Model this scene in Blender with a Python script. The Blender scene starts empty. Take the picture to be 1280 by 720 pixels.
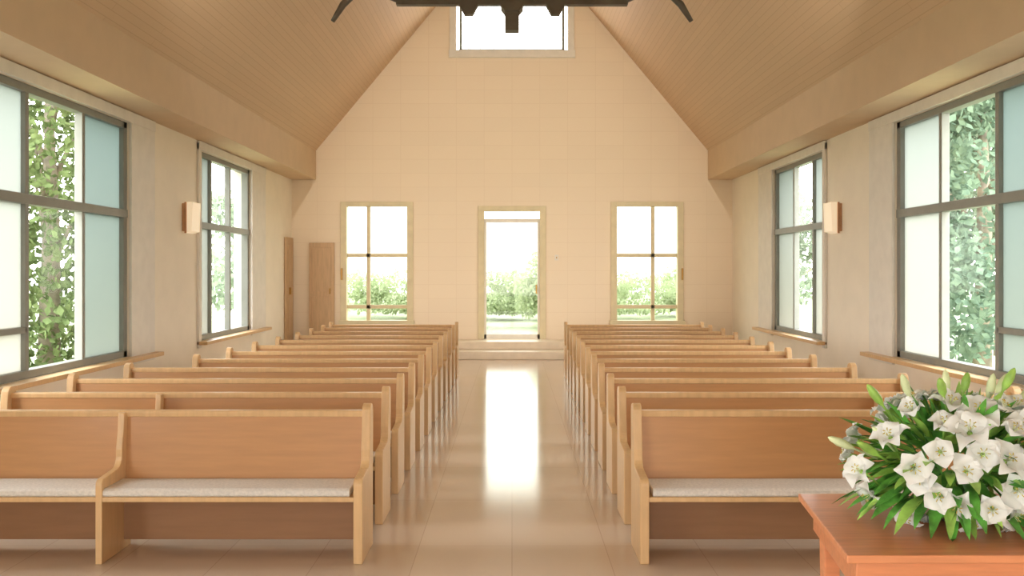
import bpy, math, random
from mathutils import Vector, Matrix
random.seed(7)
S = bpy.context.scene
S.view_settings.view_transform = 'Standard'

# ------------------------------------------------------------------ materials
def srgb(r, g, b):
    f = lambda c: (c/255/12.92) if c/255 <= .04045 else ((c/255+.055)/1.055)**2.4
    return (f(r), f(g), f(b), 1)

def new_mat(name):
    m = bpy.data.materials.new(name); m.use_nodes = True
    nt = m.node_tree
    return m, nt, nt.nodes['Principled BSDF']

def mat(name, col, rough=.6, metal=0, var=.06, scale=6, stretch=(1,1,1), bump=0, coat=0, spec=.5):
    m, nt, p = new_mat(name)
    tc = nt.nodes.new('ShaderNodeTexCoord'); mp = nt.nodes.new('ShaderNodeMapping')
    mp.inputs['Scale'].default_value = stretch
    n = nt.nodes.new('ShaderNodeTexNoise'); n.inputs['Scale'].default_value = scale; n.inputs['Detail'].default_value = 4
    nt.links.new(tc.outputs['Object'], mp.inputs[0]); nt.links.new(mp.outputs[0], n.inputs['Vector'])
    r = nt.nodes.new('ShaderNodeValToRGB')
    a = [max(0, c*(1-var*2)) for c in col[:3]]; b = [min(1, c*(1+var*2)) for c in col[:3]]
    r.color_ramp.elements[0].color = (*a, 1); r.color_ramp.elements[1].color = (*b, 1)
    r.color_ramp.elements[0].position = .3; r.color_ramp.elements[1].position = .7
    nt.links.new(n.outputs['Fac'], r.inputs[0]); nt.links.new(r.outputs[0], p.inputs['Base Color'])
    p.inputs['Roughness'].default_value = rough; p.inputs['Metallic'].default_value = metal
    p.inputs['Coat Weight'].default_value = coat; p.inputs['Coat Roughness'].default_value = .15
    p.inputs['Specular IOR Level'].default_value = spec
    if bump:
        bp = nt.nodes.new('ShaderNodeBump'); bp.inputs['Strength'].default_value = bump
        nt.links.new(n.outputs['Fac'], bp.inputs['Height']); nt.links.new(bp.outputs[0], p.inputs['Normal'])
    return m

def tiled(name, col, line, bw, bh, mortar, rough, rot=(0,0,0), spec=.5, coat=0, offset=0, var=.04, vec='Object'):
    m, nt, p = new_mat(name)
    tc = nt.nodes.new('ShaderNodeTexCoord'); mp = nt.nodes.new('ShaderNodeMapping')
    mp.inputs['Rotation'].default_value = rot
    br = nt.nodes.new('ShaderNodeTexBrick')
    br.offset = offset; br.inputs['Scale'].default_value = 1
    br.inputs['Brick Width'].default_value = bw; br.inputs['Row Height'].default_value = bh
    br.inputs['Mortar Size'].default_value = mortar; br.inputs['Mortar Smooth'].default_value = .3
    br.inputs['Color1'].default_value = (*[c*(1-var) for c in col[:3]], 1)
    br.inputs['Color2'].default_value = (*[min(1, c*(1+var)) for c in col[:3]], 1)
    br.inputs['Mortar'].default_value = line
    nt.links.new(tc.outputs[vec], mp.inputs[0]); nt.links.new(mp.outputs[0], br.inputs['Vector'])
    nt.links.new(br.outputs['Color'], p.inputs['Base Color'])
    p.inputs['Roughness'].default_value = rough; p.inputs['Specular IOR Level'].default_value = spec
    p.inputs['Coat Weight'].default_value = coat; p.inputs['Coat Roughness'].default_value = .1
    return m

H = math.pi/2
M_wall = mat('plaster_cream', srgb(245,234,216), .8, var=.012, scale=3)
M_back = tiled('back_wall_panels', srgb(241,223,198), srgb(233,213,187), .6, .3, .004, .75, rot=(H,0,0), var=.01)
M_band = mat('upper_wall_paint', srgb(216,189,157), .8, var=.015, scale=3)
M_floor = tiled('polished_stone_tiles', srgb(212,190,168), srgb(193,170,149), 1.2, .6, .003, .12, rot=(0,0,H), spec=.5, coat=0, var=.025)
M_plat = mat('platform_stone', srgb(226,208,184), .35, var=.03)
M_wood = mat('oak_pew_wood', srgb(192,140,90), .4, var=.03, scale=3, stretch=(1,10,10), coat=.1)
M_woodshade = mat('pew_base_wood', srgb(150,108,72), .55, var=.03, scale=3, stretch=(1,10,10))  # darker copy of the pew oak, under-seat shade put into the colour
M_woodl = mat('oak_pew_edge', srgb(218,178,128), .4, var=.035, scale=4, stretch=(8,8,1), coat=.1)
M_cush = mat('seat_cushion_fabric', srgb(222,214,204), .9, var=.05, scale=60, bump=.1)
M_frame = mat('grey_window_frame', srgb(136,136,128), .45, var=.03)
M_case = mat('white_window_casing', srgb(232,225,214), .6, var=.02)
M_cream = mat('cream_window_frame', srgb(218,203,166), .5, var=.03)
M_doorw = mat('tan_door_wood', srgb(200,166,128), .5, var=.05, scale=4, stretch=(8,8,1))
M_dark = mat('dark_bronze', srgb(98,88,80), .5, metal=.2, var=.1)
M_table = mat('cherry_table_wood', srgb(226,148,102), .4, var=.05, scale=4, stretch=(1,9,9), coat=.2)
M_anther = mat('lily_anther', srgb(214,190,96), .7, var=.1)
M_leaf = mat('lily_leaf_green', srgb(96,162,66), .45, var=.3, scale=14)
M_leafl = mat('lily_leaf_light', srgb(162,204,96), .45, var=.2, scale=14)
M_bud = mat('lily_bud', srgb(226,236,186), .5, var=.1, scale=12)
M_bowl = mat('ceramic_bowl', srgb(120,110,95), .3)
M_bark = mat('bark', srgb(130,120,104), .9, var=.2)
M_ground = mat('pale_gravel_lawn', (.24,.27,.16,1), .9, var=.2, scale=.6)
M_brass = mat('brass', srgb(170,130,70), .35, metal=.8)
M_bracket = mat('sconce_back_wood', srgb(190,140,100), .5)

def foliage(name, c1, c2, tr=.45):
    m, nt, p = new_mat(name)
    nt.nodes.remove(p)
    out = nt.nodes['Material Output']
    tc = nt.nodes.new('ShaderNodeTexCoord'); n = nt.nodes.new('ShaderNodeTexNoise'); n.inputs['Scale'].default_value = 5
    nt.links.new(tc.outputs['Object'], n.inputs['Vector'])
    r = nt.nodes.new('ShaderNodeValToRGB'); r.color_ramp.elements[0].position = .35; r.color_ramp.elements[1].position = .65
    r.color_ramp.elements[0].color = (*c1, 1); r.color_ramp.elements[1].color = (*c2, 1)
    nt.links.new(n.outputs['Fac'], r.inputs[0])
    d = nt.nodes.new('ShaderNodeBsdfDiffuse'); t = nt.nodes.new('ShaderNodeBsdfTranslucent'); mx = nt.nodes.new('ShaderNodeMixShader')
    mx.inputs[0].default_value = tr
    nt.links.new(r.outputs[0], d.inputs[0]); nt.links.new(r.outputs[0], t.inputs[0])
    nt.links.new(d.outputs[0], mx.inputs[1]); nt.links.new(t.outputs[0], mx.inputs[2]); nt.links.new(mx.outputs[0], out.inputs[0])
    return m
M_petal = foliage('lily_petal_white', (.95,.95,.92), (.98,.98,.96), .2)
M_ivy = foliage('ivy_leaves', (.09,.13,.05), (.20,.26,.11))
M_tree = foliage('tree_leaves', (.12,.18,.13), (.21,.29,.20))
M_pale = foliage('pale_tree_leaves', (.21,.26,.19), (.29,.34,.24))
M_far = foliage('distant_leaves', (.38,.45,.27), (.52,.57,.38))  # lighter greens put the distance haze into the leaf colour

def frosted(name, col):
    m, nt, p = new_mat(name); nt.nodes.remove(p)
    out = nt.nodes['Material Output']
    t = nt.nodes.new('ShaderNodeBsdfTranslucent'); g = nt.nodes.new('ShaderNodeBsdfGlossy'); g.inputs['Roughness'].default_value = .3
    tc = nt.nodes.new('ShaderNodeTexCoord'); sp = nt.nodes.new('ShaderNodeSeparateXYZ')
    nt.links.new(tc.outputs['Object'], sp.inputs[0])
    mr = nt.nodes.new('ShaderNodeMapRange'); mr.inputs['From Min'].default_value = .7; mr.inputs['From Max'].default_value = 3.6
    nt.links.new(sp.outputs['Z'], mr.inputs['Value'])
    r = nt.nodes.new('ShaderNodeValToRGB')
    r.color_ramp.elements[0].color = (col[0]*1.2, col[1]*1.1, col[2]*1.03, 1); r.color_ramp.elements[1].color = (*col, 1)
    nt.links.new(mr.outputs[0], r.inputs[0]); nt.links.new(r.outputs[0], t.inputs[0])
    mx = nt.nodes.new('ShaderNodeMixShader'); mx.inputs[0].default_value = .04
    nt.links.new(t.outputs[0], mx.inputs[1]); nt.links.new(g.outputs[0], mx.inputs[2]); nt.links.new(mx.outputs[0], out.inputs[0])
    return m
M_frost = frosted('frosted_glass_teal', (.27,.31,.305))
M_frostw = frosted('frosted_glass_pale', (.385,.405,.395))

def clear(name, tint=(1,1,1,1)):
    m, nt, p = new_mat(name); nt.nodes.remove(p)
    out = nt.nodes['Material Output']
    t = nt.nodes.new('ShaderNodeBsdfTransparent'); g = nt.nodes.new('ShaderNodeBsdfGlossy'); g.inputs['Roughness'].default_value = .03
    t.inputs[0].default_value = tint
    mx = nt.nodes.new('ShaderNodeMixShader'); mx.inputs[0].default_value = .02
    nt.links.new(t.outputs[0], mx.inputs[1]); nt.links.new(g.outputs[0], mx.inputs[2]); nt.links.new(mx.outputs[0], out.inputs[0])
    return m
M_clear = clear('clear_glass')
M_tint = clear('tinted_glass', (.66,.67,.63,1))  # tint added to dim daylight through the back door and windows

def emit(name, col, s):
    m, nt, p = new_mat(name)
    p.inputs['Base Color'].default_value = col; p.inputs['Emission Color'].default_value = col
    p.inputs['Emission Strength'].default_value = s
    return m
M_lamp = emit('sconce_shade', srgb(250,230,200), .4)

# ------------------------------------------------------------------ mesh builder
class MB:
    def __init__(s): s.v=[]; s.f=[]; s.m=[]; s.mats=[]; s.sm=[]
    def mi(s, m):
        if m not in s.mats: s.mats.append(m)
        return s.mats.index(m)
    def add(s, vs, fs, m, smooth=False):
        o=len(s.v); s.v += [tuple(v) for v in vs]; k=s.mi(m)
        for f in fs: s.f.append([i+o for i in f]); s.m.append(k); s.sm.append(smooth)
    def box(s, x0,x1,y0,y1,z0,z1,m):
        if x0>x1:x0,x1=x1,x0
        vs=[(x0,y0,z0),(x1,y0,z0),(x1,y1,z0),(x0,y1,z0),(x0,y0,z1),(x1,y0,z1),(x1,y1,z1),(x0,y1,z1)]
        s.add(vs,[(0,3,2,1),(4,5,6,7),(0,1,5,4),(1,2,6,5),(2,3,7,6),(3,0,4,7)],m)
    def prism_x(s, prof, x0,x1,m):
        n=len(prof); vs=[(x0,a,b) for a,b in prof]+[(x1,a,b) for a,b in prof]
        fs=[tuple(range(n)), tuple(range(2*n-1,n-1,-1))]+[(i,i+n,(i+1)%n+n,(i+1)%n) for i in range(n)]
        s.add(vs,fs,m)
    def prism_y(s, prof, y0,y1,m):
        n=len(prof); vs=[(a,y0,b) for a,b in prof]+[(a,y1,b) for a,b in prof]
        fs=[tuple(range(n)), tuple(range(2*n-1,n-1,-1))]+[(i,i+n,(i+1)%n+n,(i+1)%n) for i in range(n)]
        s.add(vs,fs,m)
    def tube(s, pts, rad, m, n=8):
        pts=[Vector(p) for p in pts]; vs=[]
        for i,p in enumerate(pts):
            t=(pts[min(i+1,len(pts)-1)]-pts[max(i-1,0)]).normalized()
            a=t.orthogonal().normalized() if i==0 else (a-t*a.dot(t)).normalized()
            b=t.cross(a); r=rad[i] if isinstance(rad,(list,tuple)) else rad
            for k in range(n): vs.append(p+a*r*math.cos(2*math.pi*k/n)+b*r*math.sin(2*math.pi*k/n))
        fs=[(i*n+k,i*n+(k+1)%n,(i+1)*n+(k+1)%n,(i+1)*n+k) for i in range(len(pts)-1) for k in range(n)]
        fs+=[tuple(range(n-1,-1,-1)),tuple(range((len(pts)-1)*n,len(pts)*n))]
        s.add(vs,fs,m,True)
    def lathe(s, c, prof, m, n=28):
        vs=[(c[0]+r*math.cos(2*math.pi*k/n),c[1]+r*math.sin(2*math.pi*k/n),c[2]+z) for r,z in prof for k in range(n)]
        fs=[(i*n+k,i*n+(k+1)%n,(i+1)*n+(k+1)%n,(i+1)*n+k) for i in range(len(prof)-1) for k in range(n)]
        s.add(vs,fs,m,True)
    def obj(s, name, bevel=0, parent=None, fix=True):
        me=bpy.data.meshes.new(name); me.from_pydata(s.v,[],s.f)
        for m in s.mats: me.materials.append(m)
        me.polygons.foreach_set('material_index', s.m); me.polygons.foreach_set('use_smooth', s.sm)
        me.update()
        if fix:
            import bmesh
            bm=bmesh.new(); bm.from_mesh(me); bmesh.ops.recalc_face_normals(bm, faces=bm.faces); bm.to_mesh(me); bm.free()
        o=bpy.data.objects.new(name,me); S.collection.objects.link(o)
        if bevel:
            b=o.modifiers.new('bevel','BEVEL'); b.width=bevel; b.segments=2; b.limit_method='ANGLE'; b.angle_limit=.7
        if parent: o.parent=parent
        return o

# ------------------------------------------------------------------ room
W=4.75; WT=.3; YB=20.0; YS=-4.0; XI=4.22; ZE=4.39; ZA=9.46; SL=(ZA-ZE)/XI
SILL=.72; HEAD=3.62
b=MB(); b.box(-5.05,5.05,YS-.3,YB+.3,-.2,0,M_floor); b.obj('floor')
b=MB(); b.box(-W+.003,W-.003,18.7,YB-.003,0,.16,M_plat); b.box(-W+.003,W-.003,19.3,YB-.003,.16,.32,M_plat); b.obj('altar_platform_steps',.012)

OPEN={-1:[(-1.2,1.8),(4.6,11.5),(14.1,16.85)],1:[(4.6,11.5),(14.1,16.85)]}
for sx,nm in ((-1,'west'),(1,'east')):
    b=MB(); xa,xb=sx*W,sx*(W+WT)
    b.box(xa,xb,YS,YB,0,SILL,M_wall); b.box(xa,xb,YS,YB,HEAD,4.36,M_wall)
    y=YS
    for o in OPEN[sx]+[(YB,YB)]:
        b.box(xa,xb,y,o[0],SILL,HEAD,M_wall); y=o[1]
    b.obj('wall_'+nm)
    b=MB(); b.box(sx*XI,sx*(W-.001),YS,YB,3.76,ZE-.02,M_band)
    b.obj('trim_bulkhead_'+nm)
    b=MB(); b.box(sx*(W-.02),sx*W,YS,YB-1.4,0,.12,M_case); b.obj('baseboard_'+nm)

gab=lambda x: ZA-SL*abs(x)
b=MB()
xs=[-5.05,-4.2,-3.66,-2.16,-1.3,-.7,0,.7,1.3,2.16,3.66,4.2,5.05]
holes={(-3.66,-2.16):[(.7,3.24)],(-.7,0):[(.32,3.15)],(0,.7):[(.32,3.15)],(2.16,3.66):[(.7,3.24)]}
for x0,x1 in zip(xs,xs[1:]):
    hs=[h for k,v in holes.items() for h in v if k==(x0,x1)]
    if x0>=-1.3 and x1<=1.3: hs=hs+[(6.46,7.8)]
    z=0
    for h in hs: b.prism_y([(x0,z),(x1,z),(x1,h[0]),(x0,h[0])],YB,YB+.3,M_back); z=h[1]
    b.prism_y([(x0,z),(x1,z),(x1,max(4.36,gab(x1)+.15)),(x0,max(4.36,gab(x0)+.15))],YB,YB+.3,M_back)
b.obj('wall_north')
b=MB()   # wall behind the camera with unseen glazing added as frontal fill
b.box(-5.05,-1.8,YS-.3,YS,0,4.4,M_wall); b.box(1.8,5.05,YS-.3,YS,0,4.4,M_wall); b.box(-1.8,1.8,YS-.3,YS,3.0,4.0,M_wall)
b.prism_y([(-5.05,4.0),(5.05,4.0),(5.05,4.36),(4.3,4.4),(0,ZA+.15),(-4.3,4.4),(-5.05,4.36)],YS-.3,YS,M_wall)
b.obj('wall_south')

M_ceil = tiled('timber_board_ceiling', srgb(213,183,151), srgb(198,166,134), 2.4, .09, .005, .6, rot=(0,0,H), offset=.5, var=.025, vec='UV')
for sx,nm in ((-1,'west'),(1,'east')):
    me=bpy.data.meshes.new('ceiling')
    def P(x,y,dz=0): return (sx*x, y, ZA-SL*x+dz)
    X0=4.235
    vs=[P(0,YS-.3),P(X0,YS-.3),P(X0,YB+.3),P(0,YB+.3)]+[P(0,YS-.3,.3),P(X0+.2,YS-.3,.3),P(X0+.2,YB+.3,.3),P(0,YB+.3,.3)]
    fs=[(0,1,2,3),(7,6,5,4),(0,4,5,1),(1,5,6,2),(2,6,7,3),(3,7,4,0)]
    me.from_pydata(vs,[],fs); me.materials.append(M_ceil)
    uv=me.uv_layers.new(name='UVMap'); L=math.hypot(1,SL)
    for l in me.loops:
        v=me.vertices[l.vertex_index].co; uv.data[l.index].uv=(abs(v.x)*L, v.y)
    me.update(); o=bpy.data.objects.new('ceiling_'+nm,me); S.collection.objects.link(o)

# ------------------------------------------------------------------ windows
def side_window(sx, y0, y1, mulls, panes, lowrail, name, case_far, case_near=.12):
    b=MB(); X=lambda a: sx*(W+a)
    f=.035
    b.box(X(.02),X(.14),y0,y1,SILL,SILL+.08,M_frame); b.box(X(.02),X(.14),y0,y1,HEAD-.08,HEAD,M_frame)
    b.box(X(.02),X(.14),y0,y0+.07,SILL,HEAD,M_frame); b.box(X(.02),X(.14),y1-.1,y1,SILL,HEAD,M_frame)
    for y in mulls: b.box(X(.03),X(.12),y-f,y+f,SILL,HEAD,M_frame)
    b.box(X(.01),X(.12),y0,y1,2.44,2.54,M_frame)
    e=[y0]+mulls+[y1]
    for i,(a,c) in enumerate(zip(e,e[1:])):
        b.box(X(.075),X(.085),a,c,SILL+.02,HEAD-.02,panes[i])
        if i in lowrail: b.box(X(.03),X(.12),a,c,1.17,1.23,M_frame)
    b.box(X(-.04),X(-.002),y1,y1+case_far,SILL-.1,HEAD+.1,M_case); b.box(X(-.04),X(-.002),y0-case_near,y0,SILL-.1,HEAD+.1,M_case)
    b.box(X(-.05),X(-.002),y0-case_near,y1+case_far,HEAD,HEAD+.13,M_case)
    b.box(X(-.16),X(-.002),y0-case_near,y1+case_far,SILL-.05,SILL,M_woodl)
    b.obj(name,.006)
F,G,C=M_frost,M_frostw,M_clear
n=1
side_window(-1,-1.2,1.8,[.3],[C,C],[],'window_%d'%n,.12); n+=1  # unseen window behind the camera, added to light the lilies
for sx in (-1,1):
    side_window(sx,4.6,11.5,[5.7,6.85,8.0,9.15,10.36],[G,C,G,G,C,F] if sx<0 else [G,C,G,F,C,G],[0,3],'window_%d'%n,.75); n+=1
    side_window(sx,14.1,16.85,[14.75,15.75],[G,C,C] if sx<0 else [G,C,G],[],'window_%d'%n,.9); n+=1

def back_window(x0,x1,vx,name,sgn):
    b=MB(); z0,z1=.7,3.24
    b.box(x0-.03,x0+.1,YB-.05,YB+.15,z0,z1+.04,M_cream); b.box(x1-.1,x1+.03,YB-.05,YB+.15,z0,z1+.04,M_cream)
    b.box(x0+.1,x1-.1,YB-.05,YB+.15,z1-.06,z1+.04,M_cream); b.box(x0-.06,x1+.06,YB-.09,YB+.15,z0-.06,z0+.03,M_cream)
    b.box(vx-.04,vx+.04,YB+.03,YB+.1,z0,z1,M_cream)
    for z in (2.13,1.02): b.box(x0+.1,x1-.1,YB+.03,YB+.1,z-.04,z+.04,M_cream)
    b.box(x0+.1,x1-.1,YB+.06,YB+.068,z0,z1,M_tint)
    hx = x0 if sgn<0 else x1
    b.box(hx-.02,hx+.02,YB-.09,YB-.05,1.6,1.85,M_brass)
    b.obj(name,.005)
back_window(-3.66,-2.16,-3.1,'window_%d'%n,-1); n+=1
back_window(2.16,3.66,3.04,'window_%d'%n,1); n+=1
b=MB(); z0,z1=6.46,7.8
b.box(-1.34,-1.2,YB-.06,YB+.15,z0,z1,M_case); b.box(1.2,1.34,YB-.06,YB+.15,z0,z1,M_case)
b.box(-1.36,1.36,YB-.08,YB+.15,z0-.08,z0+.08,M_case); b.box(-1.3,1.3,YB-.06,YB+.15,z1-.06,z1+.04,M_case)
b.box(-1.14,-1.08,YB+.03,YB+.1,z0,z1,M_frame); b.box(1.08,1.14,YB+.03,YB+.1,z0,z1,M_frame); b.box(-1.14,1.14,YB+.03,YB+.1,z0+.08,z0+.13,M_frame)
b.box(-1.2,1.2,YB+.06,YB+.068,z0,z1,M_clear); b.obj('window_%d'%n,.005)
b=MB(); z0,z1=.325,3.15
for a,c in ((-.73,-.6),(.6,.73)): b.box(a,c,YB-.04,YB+.15,z0,z1+.04,M_cream)
b.box(-.6,.6,YB-.04,YB+.15,z1-.07,z1+.04,M_cream)
b.box(-.6,.6,YB+.03,YB+.1,2.84,2.92,M_case)
b.box(-.6,-.55,YB+.03,YB+.1,z0,2.84,M_case); b.box(.55,.6,YB+.03,YB+.1,z0,2.84,M_case)
b.box(-.6,.6,YB+.03,YB+.1,z0,z0+.1,M_case); b.box(-.6,.6,YB+.06,YB+.068,z0,z1,M_tint)
b.box(.51,.54,YB-.02,YB+.05,1.3,1.5,M_brass)
b.obj('door_1',.005)
b=MB(); b.box(-4.36,-3.82,YB-.07,YB-.003,.325,2.4,M_doorw); b.box(-4.3,-3.88,YB-.085,YB-.07,.42,1.25,M_doorw); b.box(-4.3,-3.88,YB-.085,YB-.07,1.35,2.3,M_doorw)
b.box(-3.92,-3.89,YB-.13,YB-.085,1.3,1.42,M_brass); b.obj('door_2',.008)
b=MB(); b.box(-4.745,-4.69,19.32,19.9,.325,2.5,M_doorw); b.box(-4.69,-4.675,19.4,19.8,.45,2.35,M_doorw); b.box(-4.675,-4.63,19.45,19.48,1.3,1.45,M_brass); b.obj('door_3',.008)
b=MB(); b.box(.92,1.0,YB-.015,YB,2.02,2.14,M_case); b.box(.95,.97,YB-.025,YB-.015,2.06,2.1,M_brass); b.obj('light_switch')
b=MB()
for x in (-1.74,0,1.74): b.box(x-.05,x+.05,YS-.2,YS-.1,.002,3.0,M_frame)
b.box(-1.8,1.8,YS-.2,YS-.1,.002,.1,M_frame); b.box(-1.8,1.8,YS-.2,YS-.1,2.9,3.0,M_frame)
b.box(-1.7,1.7,YS-.16,YS-.15,.1,2.9,M_clear)
b.obj('window_%d'%(n+1),.005)  # glazing of the unseen opening added for frontal fill

for sx in (-1,1):
    b=MB(); x=lambda a: sx*(W-a)
    b.box(x(.002),x(.03),13.35,13.75,2.36,2.76,M_bracket)
    b.prism_y([(x(.03),2.33),(x(.13),2.36),(x(.15),2.78),(x(.03),2.78)],13.38,13.72,M_lamp)
    b.box(x(.03),x(.06),13.365,13.38,2.33,2.78,M_bracket)
    b.obj('wall_sconce',.004)

# ------------------------------------------------------------------ pews
def arc(cx,cz,r,a0,a1,n=6): return [(cx+r*math.cos(math.radians(a0+(a1-a0)*i/n)),cz+r*math.sin(math.radians(a0+(a1-a0)*i/n))) for i in range(n+1)]
prof=[(-.34,0),(.09,0),(.095,.5),(.105,.86)]+arc(.045,.865,.058,0,180,8)+[(-.025,.76),(-.05,.64)]+arc(-.12,.60,.07,-5,-80,4)+[(-.28,.515)]+arc(-.30,.475,.04,80,180,6)
def pew(xa,xb,y,divs=()):
    if xa>xb: xa,xb=xb,xa
    b=MB()
    for x in (xa,xb-.055): b.prism_x(prof,x,x+.055,M_woodl)
    for x in divs: b.prism_x([(p[0],min(p[1],.868)) for p in prof],x-.02,x+.02,M_woodl)
    i0,i1=xa+.05,xb-.05
    b.prism_x([(-.0,.40),(.03,.40),(.075,.86),(.04,.86)],i0,i1,M_wood)
    b.prism_x([(.03,.835),(.085,.835),(.09,.868),(.08,.876),(.035,.876),(.028,.868)],i0,i1,M_woodl)
    b.box(i0,i1,-.335,.03,.375,.405,M_woodl)
    b.prism_x([(-.32,.405),(-.01,.405),(-.01,.44),(-.03,.452),(-.30,.452),(-.325,.44),(-.328,.415)],i0+.03,i1-.03,M_cush)
    b.box(i0,i1,-.02,.0,.06,.375,M_woodshade)  # board below the seat, coloured dark to stand for the shade there
    o=b.obj('church_pew',.005); o.location=(0,y,.001)
for k in range(12):
    y=5.95+.887*k
    le=[3.85,3.76,3.70,3.6,3.27,3.2,3.16,3.1,3.05,3.05,3.05,3.1][k]
    pew(-le,-(.905+.0005*k),y,[-2.5] if k==0 else ([-2.6] if k==1 else []))
    re=[3.85,3.75,3.3,3.2,3.12,3.13,3.18,3.18,3.18,3.2,3.2,3.25][k]
    ri=.775+.010*k
    pew(ri,re,y,[2.7] if k==1 else [])

# ------------------------------------------------------------------ chandelier
b=MB(); cy=9.0
b.box(-.07,.07,cy-.07,cy+.07,4.1,5.0,M_dark)
b.prism_y([(-.07,4.28),(.07,4.28),(.11,4.33),(.11,4.37),(-.11,4.37),(-.11,4.33)],cy-.1,cy+.1,M_dark)
b.tube([(0,cy,4.9),(0,cy,ZA+.05)],.018,M_dark)
for sx in (-1,1):
    b.box(sx*.05,sx*1.12,cy-.04,cy+.04,4.355,4.43,M_dark)
    b.prism_y([(sx*.32,4.37),(sx*.52,4.37),(sx*.46,4.26),(sx*.38,4.26)],cy-.045,cy+.045,M_dark)
    pts=[(sx*1.1,cy,4.41),(sx*1.35,cy,4.52),(sx*1.52,cy,4.48),(sx*1.64,cy,4.36),(sx*1.74,cy,4.20)]
    b.tube(pts,[.035,.038,.038,.036,.022],M_dark)
for k in range(8):
    a=math.pi/4*k; d=Vector((math.cos(a),math.sin(a),0)); c=Vector((0,cy,4.95))
    b.tube([c,c+d*.45+Vector((0,0,.02)),c+d*.85],.03,M_dark)
    q=c+d*.85; b.lathe((q.x,q.y,q.z),[(0,0),(.05,.01),(.06,.05),(.0,.055)],M_dark,12); b.lathe((q.x,q.y,q.z+.055),[(.022,0),(.022,.12),(0,.15)],M_lamp,10)
b.tube([(.85*math.cos(2*math.pi*i/48),cy+.85*math.sin(2*math.pi*i/48),4.95) for i in range(49)],.035,M_dark)
b.obj('chandelier')

# ------------------------------------------------------------------ spots and housings added out of view to brighten the far wall
for sx in (-1,1):
    for yy in (8.5,):
        p=Vector((sx*3.5,yy,4.95)); t=Vector((sx*.9,YB,3.6)); d=(t-p).normalized()
        b=MB(); b.tube([p-d*.16,p-d*.02],[.05,.07],M_case,16); b.tube([p-d*.1,Vector((p.x,p.y,gab(p.x)+.02))],.012,M_dark,8); b.obj('ceiling_spotlight')
        l=bpy.data.lights.new('ceiling_spotlight_lamp','SPOT'); l.energy=1150; l.color=(1,.90,.77); l.spot_size=math.radians(56); l.spot_blend=1; l.shadow_soft_size=.07
        o=bpy.data.objects.new('ceiling_spotlight_lamp',l); o.location=p; o.rotation_euler=d.to_track_quat('-Z','Y').to_euler(); S.collection.objects.link(o)

# ------------------------------------------------------------------ table
b=MB(); zt=.78
top=[(1.17,3.24),(2.75,3.24),(2.70,4.15),(1.28,4.15)]
def slab(pts,z0,z1,m,inset=0):
    cx=sum(p[0] for p in pts)/4; cy_=sum(p[1] for p in pts)/4
    q=[(p[0]-math.copysign(inset,p[0]-cx),p[1]-math.copysign(inset,p[1]-cy_)) for p in pts]
    vs=[(x,y,z0) for x,y in q]+[(x,y,z1) for x,y in q]
    b.add(vs,[(0,3,2,1),(4,5,6,7),(0,1,5,4),(1,2,6,5),(2,3,7,6),(3,0,4,7)],m)
slab(top,zt-.03,zt,M_table); slab(top,zt-.15,zt-.03,M_table,.05)
for x,y in ((1.27,3.34),(2.6,3.34),(2.56,4.03),(1.38,4.03)):
    b.prism_y([(x-.035,zt-.15),(x+.035,zt-.15),(x+.025,0),(x-.025,0)],y-.035,y+.035,M_table)
b.obj('wooden_table',.005)

# ------------------------------------------------------------------ lily bouquet
b=MB()
def basis(d, roll):
    d=Vector(d).normalized(); a=d.orthogonal().normalized(); a=Matrix.Rotation(roll,3,d)@a; return a,d.cross(a),d
def petal(c,A,B,D,ang,L,wd,openness,m):
    u=A*math.cos(ang)+B*math.sin(ang); t=D.cross(u); N=8; K=4; vs=[]
    for i in range(N+1):
        s=i/N
        out=L*(.10+.95*(s**1.3))*openness; up=L*(.75*s-.50*s**3.2)
        w=wd*math.sin(math.pi*min(1,.08+.92*s)**.85)*(1 if s<.98 else .3)+.002
        for j in range(-K//2,K//2+1):
            q=j/(K/2); wave=.006*math.sin(s*9+ang*3)*abs(q)
            vs.append(c+u*out+D*(up+abs(q)**2*w*.35+wave)+t*q*w)
    n=K+1
    fs=[(i*n+j,i*n+j+1,(i+1)*n+j+1,(i+1)*n+j) for i in range(N) for j in range(K)]
    b.add(vs,fs,m,True)
def lily(c,d,size=.085,op=None):
    c=Vector(c); A,B,D=basis(d,random.random()*6); op=op or random.uniform(.55,1.0)
    for k in range(6):
        petal(c+D*(.002 if k%2 else 0),A,B,D,k*math.pi/3+random.uniform(-.1,.1),size*random.uniform(.9,1.06),size*(.40 if k%2 else .31),op*random.uniform(.88,1.1),M_petal)
    for k in range(6):
        u=A*math.cos(k*1.047+.4)+B*math.sin(k*1.047+.4)
        tip=c+D*size*.5+u*size*.16
        b.tube([c+D*.005,c+D*size*.3+u*size*.07,tip],.0013,M_bud,4)
        b.tube([tip-u*.005,tip+u*.005],[.0018,.002],M_anther,5)
    b.tube([c+D*.006,c-D*.03,c-D*.12-Vector((0,0,.02))],[.009,.005,.003],M_leafl,6)
def bud(c,d,L=.09,m=None):
    c=Vector(c); d=Vector(d).normalized()
    b.tube([c-d*.1,c,c+d*L*.25,c+d*L*.6,c+d*L*.9,c+d*L],[.003,.005,.016,.018,.010,.002],m or M_bud,8)
def leaf(c,d,L,w,m,droop=.3):
    c=Vector(c); d=Vector(d).normalized(); side=d.cross(Vector((random.uniform(-.4,.4),random.uniform(-.4,.4),1))).normalized(); up=side.cross(d)
    vs=[];N=6
    for i in range(N+1):
        s=i/N; p=c+d*L*s+Vector((0,0,-droop*L*s*s)); ww=w*math.sin(math.pi*(.1+.9*s))**.8 if s<1 else .0006
        vs+= [p-side*ww+up*ww*.35,p,p+side*ww+up*ww*.35]
    fs=[(i*3+j,i*3+j+1,i*3+j+4,i*3+j+3) for i in range(N) for j in (0,1)]
    b.add(vs,fs,m,True)
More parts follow.
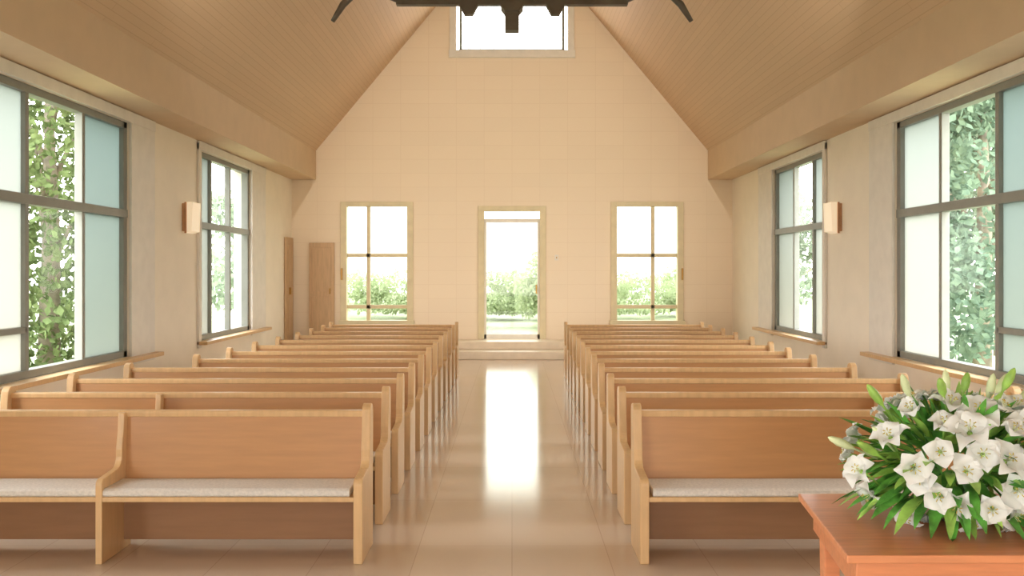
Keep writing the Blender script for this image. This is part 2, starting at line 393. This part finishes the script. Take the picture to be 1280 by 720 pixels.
BC=Vector((1.77,3.70,1.025)); R=Vector((.40,.34,.235))
bl=[(1137,600),(1217,588),(1072,586),(1182,642),(1222,638),(1264,626),(1135,546),(1172,525),(1240,524),(1195,508),(1262,578),(1108,565),(1236,551),(1160,568),(1200,555),(1130,508),(1278,548),(1090,616),(1160,610),(1290,603),(1190,612),(1260,508),(1150,520),(1300,563),(1215,525),(1180,548),(1096,538),(1245,603),(1130,636),(1290,640),(1245,650),(1155,650),(1205,655),(1315,600),(1225,502),(1170,500),(1290,520),(1120,580),(1215,618)]
for px,py in bl:
    dx=(px-1192)*.00325/R.x; dz=(572-py)*.00305/R.z
    r=math.hypot(dx,dz)
    if r>1.0: dx/=r; dz/=r; r=1
    dy=-math.sqrt(max(0,1-r*r))
    p=BC+Vector((dx*R.x,dy*R.y*random.uniform(.85,1.08),dz*R.z))
    nrm=Vector((dx/R.x*.35+random.uniform(-.55,.55),dy/R.y*.3-.35,dz/R.z*.25+.3+random.uniform(-.5,.5)))
    lily(p,nrm,random.uniform(.082,.108))
for k in range(26):
    a=random.uniform(.1,math.pi-.1); e=random.uniform(-.1,1.2)
    v=Vector((math.cos(a)*math.cos(e),math.sin(a)*math.cos(e),math.sin(e)))
    lily(BC+Vector((v.x*R.x,v.y*R.y,v.z*R.z)),v+Vector((0,0,.2)),random.uniform(.07,.088))
for px,py,m in ((1135,490,0),(1225,490,0),(1205,484,1),(1250,488,0),(1160,484,1),(1095,548,0),(1272,505,0),(1100,502,1),(1185,490,0),(1240,478,1),(1290,494,0),(1078,560,1),(1064,560,0)):
    p=BC+Vector(((px-1192)*.0031,random.uniform(-.12,.1),(572-py)*.0030))
    bud(p,(p-BC)+Vector((random.uniform(-.1,.1),0,.15)),random.uniform(.08,.12),M_bud if m==0 else M_leafl)
for k in range(380):
    a=random.uniform(0,2*math.pi); e=math.asin(random.uniform(-.8,1))
    v=Vector((math.cos(a)*math.cos(e),math.sin(a)*math.cos(e),math.sin(e)))
    s=random.uniform(.35,.82)
    p=BC+Vector((v.x*R.x,v.y*R.y,v.z*R.z))*s
    L=random.uniform(.13,.20)
    dr=(v+Vector((0,0,.2)))
    leaf(p,dr,L,random.uniform(.015,.026),M_leaf if random.random()<.6 else M_leafl,random.uniform(.05,.3))
for k in range(44):
    a=k*.1428; v=Vector((math.cos(a),math.sin(a),random.uniform(-.1,.15))); leaf(BC+Vector((v.x*.24,v.y*.17,-.13)),v,random.uniform(.17,.24),.024,M_leaf if k%3 else M_leafl,.4)
for k in range(30):
    a=random.uniform(0,6.28); v=Vector((math.cos(a)*.2,math.sin(a)*.18,random.uniform(-.02,.12)))
    b.tube([(BC.x+v.x*.15,BC.y+v.y*.15,.84),tuple(BC+v)],.004,M_leaf,5)
b.lathe((BC.x,BC.y,zt+.002),[(0,0),(.07,0),(.09,.02),(.105,.05),(.11,.08),(.10,.08),(.095,.05),(.0,.04)],M_bowl)
b.v=[(v[0],v[1],v[2] if v[2]>zt+.002 else zt+.002+.01*random.random()) for v in b.v]
b.obj('lily_bouquet',fix=False)

# ------------------------------------------------------------------ outdoors
b=MB(); b.box(-60,60,-40,90,-.35,-.21,M_ground); b.obj('lawn')
def tree(name,x,y,rx,ry,z0,z1,n,ls,m,trunk=True,shape='ell'):
    b=MB(); vs=[];fs=[]
    zc=(z0+z1)/2; rz=(z1-z0)/2
    lobes=[(Vector((random.gauss(0,.45),random.gauss(0,.45),random.uniform(-.8,.8))),random.uniform(.3,.55)) for _ in range(16)]
    for i in range(n):
        if shape=='col':
            a=random.uniform(0,6.283); r=random.uniform(.75,1.05); zz=random.uniform(-1,1)
            v=Vector((math.cos(a)*r,math.sin(a)*r,zz))
        else:
            c,r=random.choice(lobes); d=Vector((random.gauss(0,1),random.gauss(0,1),random.gauss(0,1))).normalized()
            v=c+d*r*random.uniform(.6,1)
        p=Vector((x+v.x*rx,y+v.y*ry,zc+v.z*rz))
        if p.z<.1: p.z=.1+random.random()*.3
        d=Vector((random.gauss(0,1),random.gauss(0,1),random.gauss(0,1)-.4)).normalized()
        sd=d.cross(Vector((random.gauss(0,1),random.gauss(0,1),random.gauss(0,1)))).normalized()
        L=ls*random.uniform(.7,1.3); o=len(vs)
        vs+=[p,p+d*L*.5+sd*L*.3,p+d*L,p+d*L*.5-sd*L*.3]; fs.append((o,o+1,o+2,o+3))
    b.add(vs,fs,m)
    if trunk:
        b.tube([(x,y,-.209),(x+.05,y,z1*.4),(x,y,z1*.85)],[.18,.13,.04],M_bark)
        for k in range(7):
            a=k*2.4; zz=z1*(.3+.07*k)
            b.tube([(x,y,zz),(x+math.cos(a)*rx*.5,y+math.sin(a)*ry*.5,zz+rz*.35)],[.06,.02],M_bark)
    b.v=[(v[0],v[1],max(v[2],-.208)) for v in b.v]
    b.obj(name,fix=False)
tree('ivy_clad_tree',-6.95,13.9,.95,.9,-.1,5.8,11000,.14,M_ivy,True,'col')
tree('garden_tree',8.4,16.6,1.5,1.7,.4,6.6,11000,.17,M_tree)
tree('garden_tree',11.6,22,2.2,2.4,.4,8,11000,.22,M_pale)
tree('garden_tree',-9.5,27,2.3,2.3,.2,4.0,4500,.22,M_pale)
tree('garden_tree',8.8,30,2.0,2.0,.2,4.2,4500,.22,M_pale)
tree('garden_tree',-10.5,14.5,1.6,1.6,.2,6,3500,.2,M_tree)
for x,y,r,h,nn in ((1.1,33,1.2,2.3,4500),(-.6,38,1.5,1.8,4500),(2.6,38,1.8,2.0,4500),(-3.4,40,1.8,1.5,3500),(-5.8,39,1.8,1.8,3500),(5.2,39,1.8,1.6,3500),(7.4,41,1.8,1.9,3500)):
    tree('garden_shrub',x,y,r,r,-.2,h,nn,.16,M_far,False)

# ------------------------------------------------------------------ light
w=bpy.data.worlds.new('World'); S.world=w; w.use_nodes=True
nt=w.node_tree; bg=nt.nodes['Background']
tc=nt.nodes.new('ShaderNodeTexCoord'); sp=nt.nodes.new('ShaderNodeSeparateXYZ'); nt.links.new(tc.outputs['Generated'],sp.inputs[0])
cr=nt.nodes.new('ShaderNodeValToRGB'); cr.color_ramp.elements[0].color=(1,.97,.92,1); cr.color_ramp.elements[1].color=(.90,.96,1,1); cr.color_ramp.elements[1].position=.7
nt.links.new(sp.outputs['Z'],cr.inputs[0]); nt.links.new(cr.outputs[0],bg.inputs[0]); bg.inputs[1].default_value=11.5

def portal(loc,rot,sx,sy):
    l=bpy.data.lights.new('window_daylight_portal','AREA'); l.shape='RECTANGLE'; l.size=sx; l.size_y=sy; l.cycles.is_portal=True
    o=bpy.data.objects.new('window_daylight_portal',l); o.location=loc; o.rotation_euler=rot; S.collection.objects.link(o)
for sx in (-1,1):
    for y0,y1 in OPEN[sx]: portal((sx*(W+.35),(y0+y1)/2,2.17),(0,sx*H,0),2.9,y1-y0)
portal((0,YS-.35,1.5),(H,0,0),3.6,3)
portal((0,YB+.35,1.73),(-H,0,0),1.4,2.83)
portal((-2.91,YB+.35,1.97),(-H,0,0),1.5,2.54); portal((2.91,YB+.35,1.97),(-H,0,0),1.5,2.54)
portal((0,YB+.35,7.13),(-H,0,0),2.6,1.34)

# ------------------------------------------------------------------ camera
c=bpy.data.cameras.new('camera'); c.sensor_width=36; c.lens=1160/1280*36; c.shift_y=-20/1280; c.clip_end=300
o=bpy.data.objects.new('camera',c); o.location=(0,0,1.77); o.rotation_euler=(H,0,0); S.collection.objects.link(o); S.camera=o
